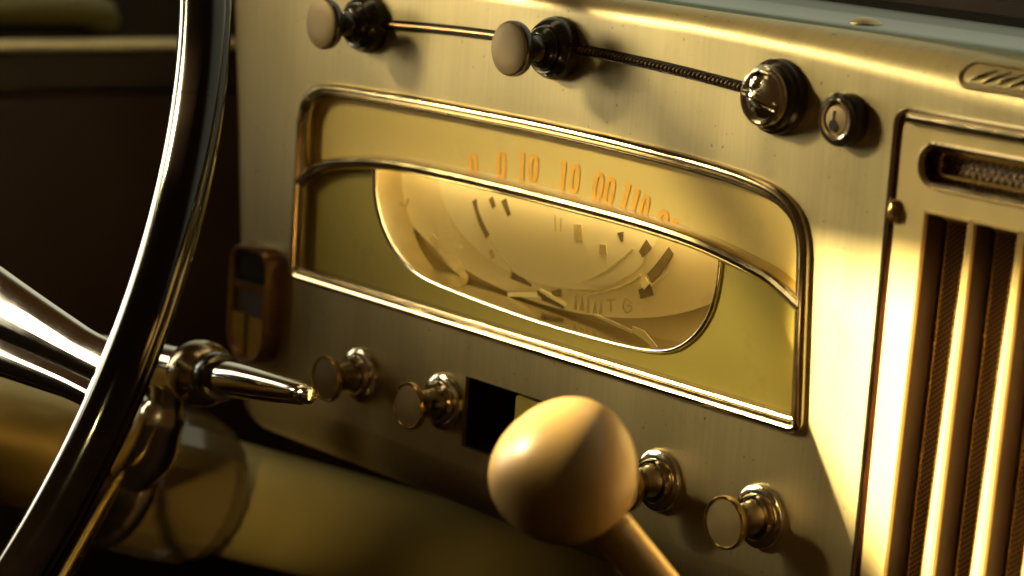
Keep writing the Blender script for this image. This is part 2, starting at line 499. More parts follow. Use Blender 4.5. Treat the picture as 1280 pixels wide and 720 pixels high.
cv = []; cf = []
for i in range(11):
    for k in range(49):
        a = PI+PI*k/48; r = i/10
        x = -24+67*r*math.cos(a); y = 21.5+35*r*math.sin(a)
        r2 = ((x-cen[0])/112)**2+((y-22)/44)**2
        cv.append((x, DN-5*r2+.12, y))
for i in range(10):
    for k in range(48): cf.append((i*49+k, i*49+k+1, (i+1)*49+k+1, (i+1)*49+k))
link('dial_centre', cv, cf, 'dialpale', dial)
def mark(pts_seen, w, name, m, parent, n=None, lift=.35, th=.5):
    """a flat bar on the dial through points measured on the dash plane"""
    pp = []
    for (u, v) in pts_seen:
        x, y = seen(u, v, DN-4)
        r2 = min(1, ((x-cen[0])/112)**2+((y-22)/44)**2)
        nn = (DN-5*r2) if n is None else n
        x, y = seen(u, v, nn)
        pp.append((x, nn+lift, y))
    ws = w if isinstance(w, (list, tuple)) else [w]*len(pp)
    while len(ws) < len(pp): ws = list(ws)+[ws[-1]]
    V = []; F = []
    for i in range(len(pp)):
        p = Vector((pp[i][0], pp[i][2])); q0 = pp[max(0,i-1)]; q1 = pp[min(len(pp)-1,i+1)]
        t = Vector((q1[0]-q0[0], q1[2]-q0[2])).normalized(); nn = Vector((-t.y, t.x))*ws[i]/2
        V += [(p.x+nn.x, pp[i][1]+h, p.y+nn.y) for h in (0,)]+[(p.x-nn.x, pp[i][1], p.y-nn.y)]
    k = len(V)
    V += [(x, n_-.3, v) for x, n_, v in V]
    for i in range(len(pp)-1):
        a = 2*i
        F += [(a,a+1,a+3,a+2),(k+a,k+a+2,k+a+3,k+a+1),(a,a+2,k+a+2,k+a),(a+1,k+a+1,k+a+3,a+3)]
    F += [(0,k,k+1,1),(k-2,k-1,2*k-1,2*k-2)]
    return V, F

bits = [mark([(-49,17.5),(-44,9.5),(-38.8,4.6)], [3.0,3.4,4.2], '', '', ic),
        mark([(-39,20),(-36.5,16.5)], [3,2.4], '', '', ic),
        mark([(-31,20.5),(-27,14.8)], [3.6,2.0], '', '', ic),
        mark([(37.5,19),(38.8,15.5)], [3.4,1.2], '', '', ic),
        mark([(53.5,17.5),(49.5,12.6)], [4.2,3.0], '', '', ic),
        mark([(65.5,17),(60,9.5),(55.2,4.4)], [3.4,4.2,4.2], '', '', ic),
        mark([(57,0.5),(50.5,-2.5)], [4.6,3.6], '', '', ic),
        mark([(-23,-8.2),(-11,-10.6)], [4.2,1.0], '', '', ic)]
for V, F in bits: link('scale_mark', V, F, 'ink', dial)
bits = [mark([(13.5,18),(14.5,12)], 4.8, '', '', ic), mark([(21,17.5),(22,11.5)], 4.4, '', '', ic) if False else mark([(28.5,12.8),(29,9)], [3.6,4.2], '', '', ic),
        mark([(0,19.5),(1,13)], .8, '', '', ic), mark([(3.6,19),(4,13.5)], .7, '', '', ic),
        mark(arc_profile([(9,-8.6),(22,-7.4),(34,-4),(44,0.5),(50,4.8)],5), .8, '', '', ic),
        mark(arc_profile([(45,14),(38,8),(28,1),(18,-4)],5), .5, '', '', ic),
        mark(arc_profile([(-37,3),(-30,-2.5),(-24,-5.5),(-24,-10)],5), .6, '', '', ic),
        mark([(-75,-2),(-62,-9),(-50,-15)], [3,7,2.4], '', '', ic),
        mark([(-37,-1),(-35,-4)], [2.4,3], '', '', ic), mark([(-92,11),(-94,6)], [1,.6], '', '', ic)]
# faded lettering on the dial, too worn to read
for (u0, v0, h, k) in ((15,-12.2,6,0),(18.5,-12.4,5,1),(22,-12.2,6,0),(26,-12.6,4.6,1),(29.5,-11.4,5,0),(35,-10,4.6,2),(43.5,-8.4,5,3)):
    if k == 3:
        bits.append(mark(arc_profile([(u0+3,v0+2),(u0,v0+3),(u0-1.5,v0),(u0+.5,v0-2.4),(u0+3.2,v0-1),(u0+2.8,v0+.6),(u0+.6,v0+.4)],3), .7, '', '', ic))
    elif k == 2:
        bits.append(mark([(u0-2,v0+2),(u0+2.5,v0+3)], .8, '', '', ic)); bits.append(mark([(u0,v0+2.5),(u0+.6,v0-2)], .8, '', '', ic))
    else:
        bits.append(mark([(u0,v0-h/2),(u0+.4,v0+h/2),(u0+(1.6 if k else .8),v0-h/2)], .9, '', '', ic))
nlet = 10
for q, (V, F) in enumerate(bits): link('scale_line' if q < nlet else 'worn_letter', V, F, 'inkpale', dial)
bits = [mark([(-23.5,-16.6),(-6,-13.2)], [1.6,2.0], '', '', ic, lift=1.5), mark([(-4.5,-11.0),(11.5,-14.2)], [1.4,1.6], '', '', ic, lift=1.5),
        mark([(64.5,8.5),(56,2.2)], [.7,1.6], '', '', ic), mark([(54,3.6),(51.5,.6)], [3.2,3.2], '', '', ic)]
for V, F in bits: link('needle', V, F, 'needle', dial)
for V, F in (mark([(2,-11.5),(7,-10.2)], [2.2,3.2], '', '', ic, lift=.8), mark([(-7,-12.2),(-2,-13.6)], [1.5,2.6], '', '', ic, lift=.8), mark([(-4,-14.0),(9,-15.6)], [2.4,1.2], '', '', ic, lift=.6)): link('needle_hub', V, F, 'ink', dial)
bits = [mark([(26,-15),(48,-17.4)], [1.0,1.4], '', '', ic, n=-8), mark([(48,-16.4),(54,-17.2),(62,-21)], [2.4,3.2,1.6], '', '', ic, n=-7.5)]
for V, F in bits: link('pointer_arm', V, F, 'needle', ic)
# orange numerals along the arc of the band
bits = []
def oval(w_, h_, t_):
    n_ = 28; pts = []
    for k in range(n_):
        a = 2*PI*k/n_
        pts.append((w_/2*math.copysign(abs(math.cos(a))**.75, math.cos(a)), h_/2*math.copysign(abs(math.sin(a))**.75, math.sin(a))))
    V = [(x, 0, y) for x, y in pts]+[(x*(1-2*t_/w_), 0, y*(1-1.7*t_/h_)) for x, y in pts]
    return V, [(i, (i+1) % n_, n_+(i+1) % n_, n_+i) for i in range(n_)]
def one(h_, t_):
    P = [(-t_/2,-h_/2),(t_/2,-h_/2),(t_/2,h_/2),(-t_/2,h_/2),(-t_/2-1.1,h_/2-1.5),(-t_/2-1.1,h_/2-2.4),(-t_/2,h_/2-1.9)]
    return [(x, 0, y) for x, y in P], [(0,1,2,3,6),(3,4,5,6)]
for txt, us_, vs_, rot, h_ in (('0',-51.4,31.2,10,9.5),('0',-34,33.8,5,11),('10',-18,35.4,2,11.5),('10',6.3,35.2,-2,11.8),('00',26.4,33.8,-9,11.8),('110',44.0,31.2,-15,11.4),('01',62.6,26.2,-20,8)):
    x0, y0 = seen(us_, vs_, -4.5)
    cr, sr = math.cos(math.radians(rot)), math.sin(math.radians(rot))
    adv = {1:0, 2:6.6, 3:5.3}[len(txt)]
    for k, ch in enumerate(txt):
        V, F = oval(6.0 if len(txt) < 3 else 5.0, h_, 2.25 if len(txt) < 3 else 1.95) if ch == '0' else one(h_, 2.3)
        off = (k-(len(txt)-1)/2)*adv
        bits.append(([(x0+(x+off)*cr-y*sr, -4.3, y0+(x+off)*sr+y*cr) for x, _, y in V], F))
V, F = join(*bits)
link('numerals', V, F, 'numeral', nb)
# thin glass over the dial window
V, F = sheet([(p[0], p[1]) for p in hole], [], -3.8)
dg_ = link('dial_glass', V, F, 'glass', ic)
if sum(p.normal.y for p in dg_.data.polygons) > 0: dg_.data.flip_normals()

# ------------------------------------------------------------------ upper pull knobs (black spool, tan cap)
GT = 'black spool pull knobs on the upper trim strip'
def upper_knob(loc, label):
    t = empty('pull_knob', loc, label, 'knob', GT)
    o = loc
    def L(name, prof, m, parent=t, segs=56):
        V, F = lathe(prof, o, segs=segs); return link(name, V, F, m, parent, angle=32)
    L('base', [(12.2,-.5),(12.4,2),(11.8,5),(10.4,7.6),(9.6,8.4),(8.8,8.2)], 'blackp')
    L('collar', [(8.8,7.6),(8.7,8.6),(8.0,10.2),(6.6,11.6),(5.6,12)], 'blackp')
    L('stem', [(5.8,11),(5.0,13),(4.9,15),(5.6,18),(7.2,20.4),(8.6,21.6)], 'blackp')
    cap = L('cap', [(8.0,21),(10.2,21.6),(10.7,22.6),(10.7,24.6),(10.3,25.4)], 'blackp')
    V, F = lathe([(10.35,25.2),(10.2,25.8),(9.6,26.2),(5,26.5),(0,26.6)], o, segs=56); link('cap_face', V, F, 'tan', cap, angle=50)
    return t
k1 = upper_knob((-4.6,0,84.0), 'black spool pull knob with tan cap at the middle of the dark trim strip')
k2 = copy_thing(k1, (-124.5,0,80.6)); k2['label'] = 'black spool pull knob with tan cap at the trim strip end nearest the steering wheel'

# ------------------------------------------------------------------ lower pull knobs (chrome flange, bronze cap)
GB = 'chrome flanged pull knobs below the gauge panel'
def lower_knob(loc, label):
    t = empty('pull_knob', loc, label, 'knob', GB)
    o = loc
    def L(name, prof, m, parent=t, segs=56, ang=28):
        V, F = lathe(prof, o, segs=segs); return link(name, V, F, m, parent, angle=ang)
    fl = L('flange', [(12,-.5),(12.1,1.0),(11.6,2.2),(10.2,3.0),(8.8,3.2),(8.4,3.0)], 'chrome')
    L('ring', [(8.6,2.8),(8.6,4.2),(8.0,5.0),(7.2,5.0),(6.8,4.4)], 'chrome', fl)
    L('stem', [(6.9,4),(6.2,6),(5.7,9),(5.8,12),(6.8,14.6),(8.6,16.4)], 'chrome_dark')
    cap = L('cap', [(8.2,16.2),(9.4,16.8),(9.8,17.6),(9.8,19.2),(9.4,19.8),(8.9,19.8),(8.6,19.4)], 'brass')
    V, F = lathe([(8.7,19.3),(6,19.6),(0,19.9)], o, segs=56); link('cap_face', V, F, 'bronze', cap, angle=50)
    return t
b1 = lower_knob((122.1,0,-70.5), 'bronze-capped chrome pull knob standing alone nearest the ribbed grille')
for loc, lab in (((69.1,0,-70.2), 'chrome pull knob half hidden behind the big egg-shaped gear knob'),
                 ((-60.0,0,-68.6), 'bronze-capped chrome pull knob just beside the dark open slot'),
                 ((-116.7,0,-69.5), 'deeply shadowed chrome pull knob by the tip of the column lever')):
    c = copy_thing(b1, loc); c['label'] = lab

# ------------------------------------------------------------------ lighter button and key lock
o = (113,0,80.4)
t = empty('lighter_button', o, 'round chrome-faced button in a stepped dark collar at the end of the trim strip', 'lighter')
V, F = lathe([(13.6,-.5),(13.8,1.5),(13.2,3.2),(12,4),(11.9,5.6),(11.2,6.6),(10.4,6.8)], o); link('collar', V, F, 'blackp', t, angle=28)
V, F = lathe([(10.6,6.4),(10.6,8.6),(10.1,9.4),(9.3,9.5),(8.8,8.8)], o); link('ring', V, F, 'chrome', t, angle=28)
V, F = lathe([(8.9,8.6),(8.3,8.0),(7.4,9.2),(5.6,10.2),(3,10.8),(0,11)], o); fc = link('face', V, F, 'chrome', t, angle=28)
V, F = tube(arc_profile([(o[0]-8,9.2,o[2]+.8),(o[0]-3,11,o[2]+.4),(o[0]+3,11,o[2]-1.4),(o[0]+7.6,9.4,o[2]-3)],5), 1.4, segs=10)
V2, F2 = lathe([(0,.9),(1.6,.8),(3.0,.2),(3.4,-.8)], (o[0]-2.2,10.2,o[2]+4.0), segs=32)
V, F = join((V,F),(V2,F2)); link('crest', V, F, 'chrome_bright', fc)
o = (146,0,76.8)
t = empty('key_lock', o, 'small round key lock with a dark keyhole, between the chrome button and the grille', 'lock')
V, F = lathe([(9.4,-.5),(9.5,3),(9.2,5),(8.4,5.9),(7.4,6.0),(7.1,5.6)], o); link('collar', V, F, 'blackp', t, angle=28)
V, F = lathe([(7.2,5.4),(7.2,6.4),(6.8,6.9),(6.2,6.8),(5.9,6.0)], o); link('ring', V, F, 'chrome', t, angle=28)
V, F = lathe([(6.0,5.8),(5.2,5.2),(4.6,6.2),(2,6.6),(0,6.7)], o); bar_ = link('barrel', V, F, 'bronze', t, angle=28)
V, F = lathe([(0,.3),(2.0,.3),(2.1,-.6)], (o[0]-.6,6.5,o[2]-2.0), segs=24)
V2, F2 = box(o[0]-1.1,o[0]-.1,6.0,6.85,o[2]-1,o[2]+3)
V, F = join((V,F),(V2,F2)); link('keyhole', V, F, 'dark', bar_)

# ------------------------------------------------------------------ upright lens plate by the column
o = (-192,2,-53)
t = empty('warning_lens', (o[0],0,o[2]-27), 'upright rounded amber lens plate with a dark window, in shadow beside the gauge panel', 'lens plate')
out_ = rrect(-208,-177,-79.5,-26, (14,14,9,9), 10)
inn_ = rrect(-205,-180,-76.5,-29, (11.5,11.5,6.5,6.5), 10)
V, F = sweep_flat(out_, [(0,-1),(0,6),(-.5,8.2),(-1.6,9.2),(-2.6,8.6),(-3.2,7),(-3.4,2)])
link('housing', V, F, 'copper', t, angle=50)
V, F = sheet(rrect(-205.2,-179.8,-42,-28.8,(1,1,4,4),6), [], 6.5); link('dark_window', V, F, 'blackp', t)
V, F = box(-205.2,-179.8,3,8,-47,-42.5); link('cross_band', V, F, 'lensbrown', t, bevel=.8)
V, F = sheet(rrect(-205.2,-179.8,-57.5,-47,1,3), [], 6); link('lower_window', V, F, 'darkbrown', t)
V, F = join(sheet(rrect(-205.2,-195.0,-76.6,-57.5,(6,1,1,1),6), [], 7.4, 2), sheet(rrect(-192.0,-179.8,-76.6,-57.5,(1,6,1,1),6), [], 7.4, 2))
link('lens', V, F, 'amber', t)
V, F = box(-195.0,-192.0,3,5.5,-77,-57.5); link('lens_divider', V, F, 'darkbrown', t)

# ------------------------------------------------------------------ grille
g = empty('speaker_grille', (260,0,-85), 'tall gold grille panel with ribbed upright bays and a chrome-edged slot', 'grille')
BAYS = [186.2+20.6*i for i in range(8)]
bay_holes = [[(b-3.2,-118),(b+15.6,-118),(b+18.6,51),(b+.4,51)] for b in BAYS]
GS = rrect(183.5, 380, 61.6, 73, 5.2, 8)
plate_out = rrect(172.6, 396, -122, 81, (1,1,2,4), 5)
V, F = sheet(plate_out, [GS]+bay_holes, 2.2, None)
link('plate', V, F, 'grille', g)
fr = rrect(170, 398, -124, 83.2, (1,1,3,4.5), 6)
V, F = sweep_flat(fr, [(1.6,-1),(1.5,2.4),(.9,3.2),(.1,3.2),(-.5,2.4),(-.6,1)])
fro = link('frame', V, F, 'chrome', g, angle=28)
V, F = sweep_flat(fr, [(-.6,1.0),(-1.0,.4),(-2.6,.4),(-2.9,2.2)])
link('groove', V, F, 'rust', fro)
# heavy dark rail along the top edge
V, F = tube([(176,3.2,81.6),(398,3.2,81.6)], 2.1, segs=16, scale=(1,1)); link('top_rail', V, F, 'chrome_dark', g)
V, F = sweep_flat(GS, [(2.4,2),(2.2,3.6),(1.4,4.3),(.5,4.1),(-.2,3.2),(-.4,-3)])
sf = link('slot_frame', V, F, 'chrome', g, angle=28)
GS2 = rrect(188, 378, 64, 71.4, 2.0, 5)
V, F = sweep_flat(GS2, [(1.0,-4),(.9,-.6),(.3,0),(-.4,-.6),(-.6,-4)]); link('slot_inner_frame', V, F, 'brass', sf, angle=28)
V, F = sheet(GS, [], -4.0); link('slot_mesh', V, F, 'cloth', sf)
# beaded rows across the slot mesh
bits = []
for row, v in enumerate((70.2, 67.4, 65.2)):
    for k in range(62):
        u = 191+k*3.0+(row % 2)*1.5
        bits.append(lathe([(0,.8),(.5,.5),(.7,0)], (u,-3.8,v), segs=6))
V, F = join(*bits); link('slot_beads', V, F, 'bronze', sf)
bits_f = []; 
for i, b in enumerate(BAYS):
    # raised lip round the bay
    H = bay_holes[i]
    V, F = sweep_flat(H, [(1.15,2),(1.1,2.9),(.7,3.5),(.15,3.4),(-.15,2.6),(-.2,1.9)])
    lip = link('bay_frame', V, F, 'grille', g, angle=28)
    (a0,c0),(a1,c1),(a2,c2),(a3,c3) = H
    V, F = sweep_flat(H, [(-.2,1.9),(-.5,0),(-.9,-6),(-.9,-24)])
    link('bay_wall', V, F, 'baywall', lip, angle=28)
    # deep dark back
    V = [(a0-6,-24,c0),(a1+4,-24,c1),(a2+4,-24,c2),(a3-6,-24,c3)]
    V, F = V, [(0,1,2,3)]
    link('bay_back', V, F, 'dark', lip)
    # sloping top lip inside the bay
    V = [(a3+.4,-2,c3-.4),(a2-.4,-2,c2-.4),(a2-1,-16,c2-7.5),(a3+1,-16,c3-7.5)]
    link('bay_top', V, [(0,1,2,3)], 'grille', lip)
    # upright cloth strip standing in the bay, and the bare metal cheek beside it (a wedge that widens downwards)
    e0, e1 = a0+2.6, a3+.8
    V = [(e0,-6.5,c0),(e0+5.4,-5.5,c0),(e1+10.6,-5.5,c3-3),(e1+1.6,-6.5,c3-3)]
    link('mesh_strip', V, [(0,1,2,3)], 'cloth', lip)
    V = [(e0+5.4,-5.3,c0),(a1-1.0,-2.2,c1),(e1+12.2,-4.8,c3-3),(e1+10.6,-5.3,c3-3)]
    link('cheek', V, [(0,1,2,3)], 'cheek', lip)
    V = [(a1-1.0,-2.2,c1),(a1,1,c1),(a2,1,c2-1),(e1+12.2,-4.8,c3-3)]
    link('side_wall', V, [(0,1,2,3)], 'rust', lip)
    V, F = join(tube([(e0,-6.2,c0),(e1+1.6,-6.2,c3-3)], .4, segs=8), tube([(e0+5.4,-5.2,c0),(e1+10.6,-5.2,c3-3)], .4, segs=8))
    link('strip_bead', V, F, 'brass', lip)
V, F = lathe([(3.0,-.5),(3.1,1.2),(2.6,1.8)], (173.0,2.2,49.5), segs=32, scale=(.75,1.3)); sw = link('screw', V, F, 'rust', g)
V, F = lathe([(2.4,1.2),(2.3,2.2),(1.4,2.9),(0,3.1)], (173.0,2.2,49.5), segs=32, scale=(.75,1.3)); link('screw_head', V, F, 'brass', sw)

# ------------------------------------------------------------------ steering column, collar, levers
rk = math.radians(19)
AX = Vector((0, math.cos(rk), math.sin(rk)))       # towards the driver
C0 = Vector((-239, 105, -115))
def cp(s): return C0-AX*s
sc_ = empty('steering_column', tuple(cp(60)-Vector((0,0,30))), 'olive-gold steering column tube with a glossy brown drum collar', 'steering column')
V, F = lathe([(27,0),(27.6,1),(27.6,520),(27,521)], tuple(cp(-120)), axis=tuple(-AX), segs=72); link('tube', V, F, 'column', sc_)
# drum collar
prof = [(30,62),(34,62.5),(36.5,64),(37,68),(37,92),(36,106),(33.5,114),(31,118),(27.8,119.5)]
V, F = lathe(prof, tuple(C0), axis=tuple(-AX), segs=20); dr = link('drum', V, F, 'collar', sc_, angle=12)
V, F = lathe([(30,57),(35.5,57),(37.6,58.2),(38,60),(37.6,62),(36,63)], tuple(C0), axis=tuple(-AX), segs=72); link('drum_ring', V, F, 'chrome', dr, angle=28)
V, F = lathe([(27.6,30),(31,31),(33,34),(34,42),(33,50),(34.5,55),(35,58)], tuple(C0), axis=tuple(-AX), segs=72); link('hub_sleeve', V, F, 'chrome_dark', sc_, angle=28)
# cast bracket carrying the lever
V, F = tube(arc_profile([(-163,67,-76),(-166,66.5,-86),(-171,66,-97),(-180,64,-110),(-195,62,-122)],5), [8.5,8.2,7.6,7.2,7.0,7.4,8.4,9.4,10,10.2,10.2,10.4,10.8,11.2,11.6,12,12,12,12,12,12], segs=28)
link('lever_bracket', V, F, 'chrome', sc_)

cl = empty('column_lever', (-165,69,-69), 'short tapered chrome column lever with a ball-shaped dark collar', 'lever')
A = Vector((-210,75,-74)); B = Vector((-165,70,-69)); C = Vector((-132,73,-65)); D = Vector((-39,83,-53.5))
V, F = tube([tuple(A), tuple(B), tuple(C)], [10,9.6,9.4], segs=28); link('shaft', V, F, 'chrome_bright', cl)
d = (D-C).normalized()
V, F = lathe(arc_profile([(6,-13),(11.5,-11.5),(13.6,-7),(14,-2),(13.2,3),(10.5,7.5),(9,8.6)],4), tuple(C+d*4), axis=tuple(d), segs=48); co = link('collar', V, F, 'chrome_dark', cl, angle=30)
V, F = lathe([(9.6,6.5),(10.2,8),(10.2,15),(9.6,16.5),(6.5,16.8)], tuple(C+d*4), axis=tuple(d), segs=48); link('collar_band', V, F, 'blackp', co, angle=30)
V, F = lathe(arc_profile([(7.4,12),(7.3,28),(6.6,45),(5.6,64),(4.6,79),(4.0,82)],3)+[(3.3,83),(3.6,84.5),(3.3,87),(2.2,88.5),(0,88.8)], tuple(C+d*4), axis=tuple(d), segs=40); link('tip', V, F, 'chrome_bright', cl, angle=35)

bl = empty('stalk', (-177,83,-123), 'thin pointed metal stalk hanging below the brown drum collar', 'stalk')
V, F = tube(arc_profile([(-181,77,-119),(-176,84,-124),(-166,100,-136),(-152,122,-152),(-140,142,-168)],4), [.6,.9,1.3,1.7,2.0,2.3,2.5,2.7,2.9,3.1,3.2,3.3,3.4,3.5,3.6,3.7,3.8], segs=12, scale=(.8,1.3))
link('blade', V, F, 'brass', bl)

# ------------------------------------------------------------------ steering wheel
rr_ = math.radians(22.5)
a_ = Vector((0, math.cos(rr_), math.sin(rr_))); uu = Vector((1,0,0)); ww = Vector((0,-math.sin(rr_),math.cos(rr_)))
HUB = Vector((-260,181,-24)); R = 244
sw_ = empty('steering_wheel', tuple(HUB), 'black steering wheel with a flared chrome spoke, seen nearly edge-on', 'steering wheel')
secR = []
for k in range(48):
    th = 2*PI*k/48
    r = 9.6
    # finger groove on the dash side of the rim
    d1 = math.degrees(math.atan2(math.sin(th+math.radians(22)), math.cos(th+math.radians(22))))
    r -= 1.3*math.exp(-(d1/8.)**2)
    r -= .7*math.exp(-((d1+22)/5.)**2)
    secR.append((r*math.cos(th), r*math.sin(th)))
V = []; F = []
NS = 220
for i in range(NS):
    t_ = 2*PI*i/NS
    er = uu*math.cos(t_)+ww*math.sin(t_)
    for (x, y) in secR: V.append(tuple(HUB+er*(R+x)+a_*y))
for i in range(NS):
    j = (i+1) % NS
    for k in range(48):
        l = (k+1) % 48
        F.append((i*48+k, j*48+k, j*48+l, i*48+l))
rim = link('rim', V, F, 'rim', sw_, angle=50)
# joint band round the rim
t0 = math.radians(22.5)
V = []; F = []
for q in range(3):
    t_ = t0+(q-1)*.0022
    er = uu*math.cos(t_)+ww*math.sin(t_)
    k_ = 1.003 if q != 1 else 1.012
    for (x, y) in secR: V.append(tuple(HUB+er*(R+x*k_)+a_*y*k_))
for q in range(2):
    for k in range(48):
        l = (k+1) % 48; F.append((q*48+k,(q+1)*48+k,(q+1)*48+l,q*48+l))
link('joint_band', V, F, 'rim', rim)
def spoke(t_, parent):
    er = uu*math.cos(t_)+ww*math.sin(t_); et = -uu*math.sin(t_)+ww*math.cos(t_)
    V = []; F = []; n_ = 24; S = 36
    for i in range(n_+1):
        f = i/n_; rad = 26+f*(R-30)
        hw = 34-21*min(1, f*1.12)**.75         # half width across
        th = 11-6.0*f
        dish_ = -14*(1-f)**1.4
        for k in range(S):
            a = 2*PI*k/S
            ca, sa = math.cos(a), math.sin(a)
            x = math.copysign(abs(ca)**.8, ca)*hw; y = math.copysign(abs(sa)**.9, sa)*th
            # centre crease channel on the driver's side
            if sa > 0: y -= 3.2*math.exp(-((x+hw*.28)/(hw*.13))**2)
            V.append(tuple(HUB+er*rad+et*x+a_*(y+dish_)))
    for i in range(n_):
        for k in range(S):
            l = (k+1) % S; F.append((i*S+k,(i+1)*S+k,(i+1)*S+l,i*S+l))
    V_, F_ = V, F+[tuple(range(S)), tuple(n_*S+k for k in range(S))]
    return link('spoke', V_, F_, 'chrome_bright', parent, angle=50)
for t_ in (math.radians(-2.5), math.radians(182), math.radians(272)): spoke(t_, sw_)
V, F = lathe(arc_profile([(46,-30),(48,-22),(46,-10),(38,-2),(22,3),(0,5)],4), tuple(HUB), axis=tuple(a_), segs=64); link('hub', V, F, 'chrome_dark', sw_)

# ------------------------------------------------------------------ gear lever
kc = Vector((161,133,-29))
gl = empty('gear_lever', (178,80,-180), 'floor gear lever with a big egg-shaped tan knob', 'gear lever')
ax = Vector((-.55,.42,.72)).normalized()   # lever direction, up
prof = [(7.6,-23.5)]
for k in range(4, 41):
    h = -math.cos(PI*k/40); prof.append((23.5*math.sqrt(max(0,1-h*h))**.94*(1+.10*h), 22.6*h))
prof[-1] = (0, 22.6)
V, F = lathe(prof, tuple(kc), axis=tuple(ax), segs=72); link('knob', V, F, 'wood', gl, angle=60)
L0 = kc-ax*22
V, F = tube(arc_profile([tuple(L0), tuple(L0-ax*30), tuple(L0-ax*70+Vector((2,0,0))), tuple(L0-ax*150+Vector((10,0,0)))],5), 7.4, segs=28); link('shaft', V, F, 'leverp', gl)

# ------------------------------------------------------------------ door, windshield frame, firewall
dr_ = empty('car_door', (-630,100,-500), 'dark car door with a pale trim line and an olive sill, beyond the steering wheel', 'car door')
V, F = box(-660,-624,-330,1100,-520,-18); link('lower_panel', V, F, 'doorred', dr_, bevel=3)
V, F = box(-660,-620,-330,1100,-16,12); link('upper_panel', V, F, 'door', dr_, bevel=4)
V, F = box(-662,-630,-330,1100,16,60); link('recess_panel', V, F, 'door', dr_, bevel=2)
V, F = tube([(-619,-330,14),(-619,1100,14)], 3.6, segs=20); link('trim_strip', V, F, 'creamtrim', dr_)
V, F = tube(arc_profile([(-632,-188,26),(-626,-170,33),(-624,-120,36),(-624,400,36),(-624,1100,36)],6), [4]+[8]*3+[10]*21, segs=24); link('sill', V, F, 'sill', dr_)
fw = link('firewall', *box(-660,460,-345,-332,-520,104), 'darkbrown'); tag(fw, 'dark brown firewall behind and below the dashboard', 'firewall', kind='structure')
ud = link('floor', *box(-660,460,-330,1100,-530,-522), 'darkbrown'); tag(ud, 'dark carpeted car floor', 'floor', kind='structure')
ws = empty('windshield_frame', (250,-125,106), 'dark brown lower windshield frame edge above the teal ledge', 'window frame')
V, F = box(-300,500,-138,-118,103,117); link('frame_rail', V, F, 'darkbrown', ws, bevel=3)
V, F = box(-300,500,-117.6,-112,104.5,109); link('rubber_seal', V, F, 'dark', ws, bevel=1)

# ------------------------------------------------------------------ world: dim warm cabin, pale sky beyond the windshield
w = bpy.data.worlds.new('World'); sc.world = w; w.use_nodes = True
nt = w.node_tree; N = nt.nodes; L = nt.links
bg = N['Background']
tc = N.new('ShaderNodeTexCoord'); sx = N.new('ShaderNodeSeparateXYZ'); L.new(tc.outputs['Generated'], sx.inputs[0])
def rng(sock, a, b):
    m = N.new('ShaderNodeMapRange'); m.interpolation_type = 'SMOOTHSTEP'
    m.inputs['From Min'].default_value = a; m.inputs['From Max'].default_value = b
    L.new(sock, m.inputs['Value']); return m.outputs[0]
m1 = rng(sx.outputs['Y'], .1, .5); m2 = rng(sx.outputs['Z'], -.02, .2)
mm = N.new('ShaderNodeMath'); mm.operation = 'MULTIPLY'; L.new(m1, mm.inputs[0]); L.new(m2, mm.inputs[1])
mx = N.new('ShaderNodeMix'); mx.data_type = 'RGBA'
mx.inputs['A'].default_value = (.036,.0165,.0045,1); mx.inputs['B'].default_value = (.62,.60,.42,1)
L.new(mm.outputs[0], mx.inputs['Factor']); L.new(mx.outputs['Result'], bg.inputs['Color'])
bg.inputs['Strength'].default_value = 1.0

# ------------------------------------------------------------------ lamps
def aim(o, target):
    d = (W(*target)-o.location).normalized()
    o.rotation_euler = d.to_track_quat('-Z', 'Y').to_euler()
def area(name, loc, target, size, power, color, spread=180):
    l = bpy.data.lights.new(name, 'AREA'); l.shape = 'RECTANGLE'; l.size = size[0]*.001; l.size_y = size[1]*.001
    l.energy = power; l.color = color; l.spread = math.radians(spread)
    o = bpy.data.objects.new(name, l); COL.objects.link(o); o.location = W(*loc); aim(o, target); return o
WARM = (1, .74, .34)
area('driver_window_light', (-600,500,150), (0,330,40), (200,130), .30, (1,.88,.60), spread=80)
area('rim_highlight_light', (-592,400,70), (0,400,40), (480,260), .80, (1,.90,.66), spread=56)  # added lamp inside the door for the rim highlight, not a window
area('overhead_fill_light', (-160,90,520), (-100,90,-100), (420,120), .22, WARM)  # added overhead fill for the column and knob tops
area('door_fill_light', (250,950,520), (-640,-30,10), (160,100), .13, WARM, spread=20)  # added narrow-spread lamp that only brightens the door
area('dial_fill_light', (-18,-8.5,37.5), (-18,-20,-14), (190,5), .085, (1,.81,.40))  # added lamp hidden behind the band to brighten the dial, not a fitted bulb

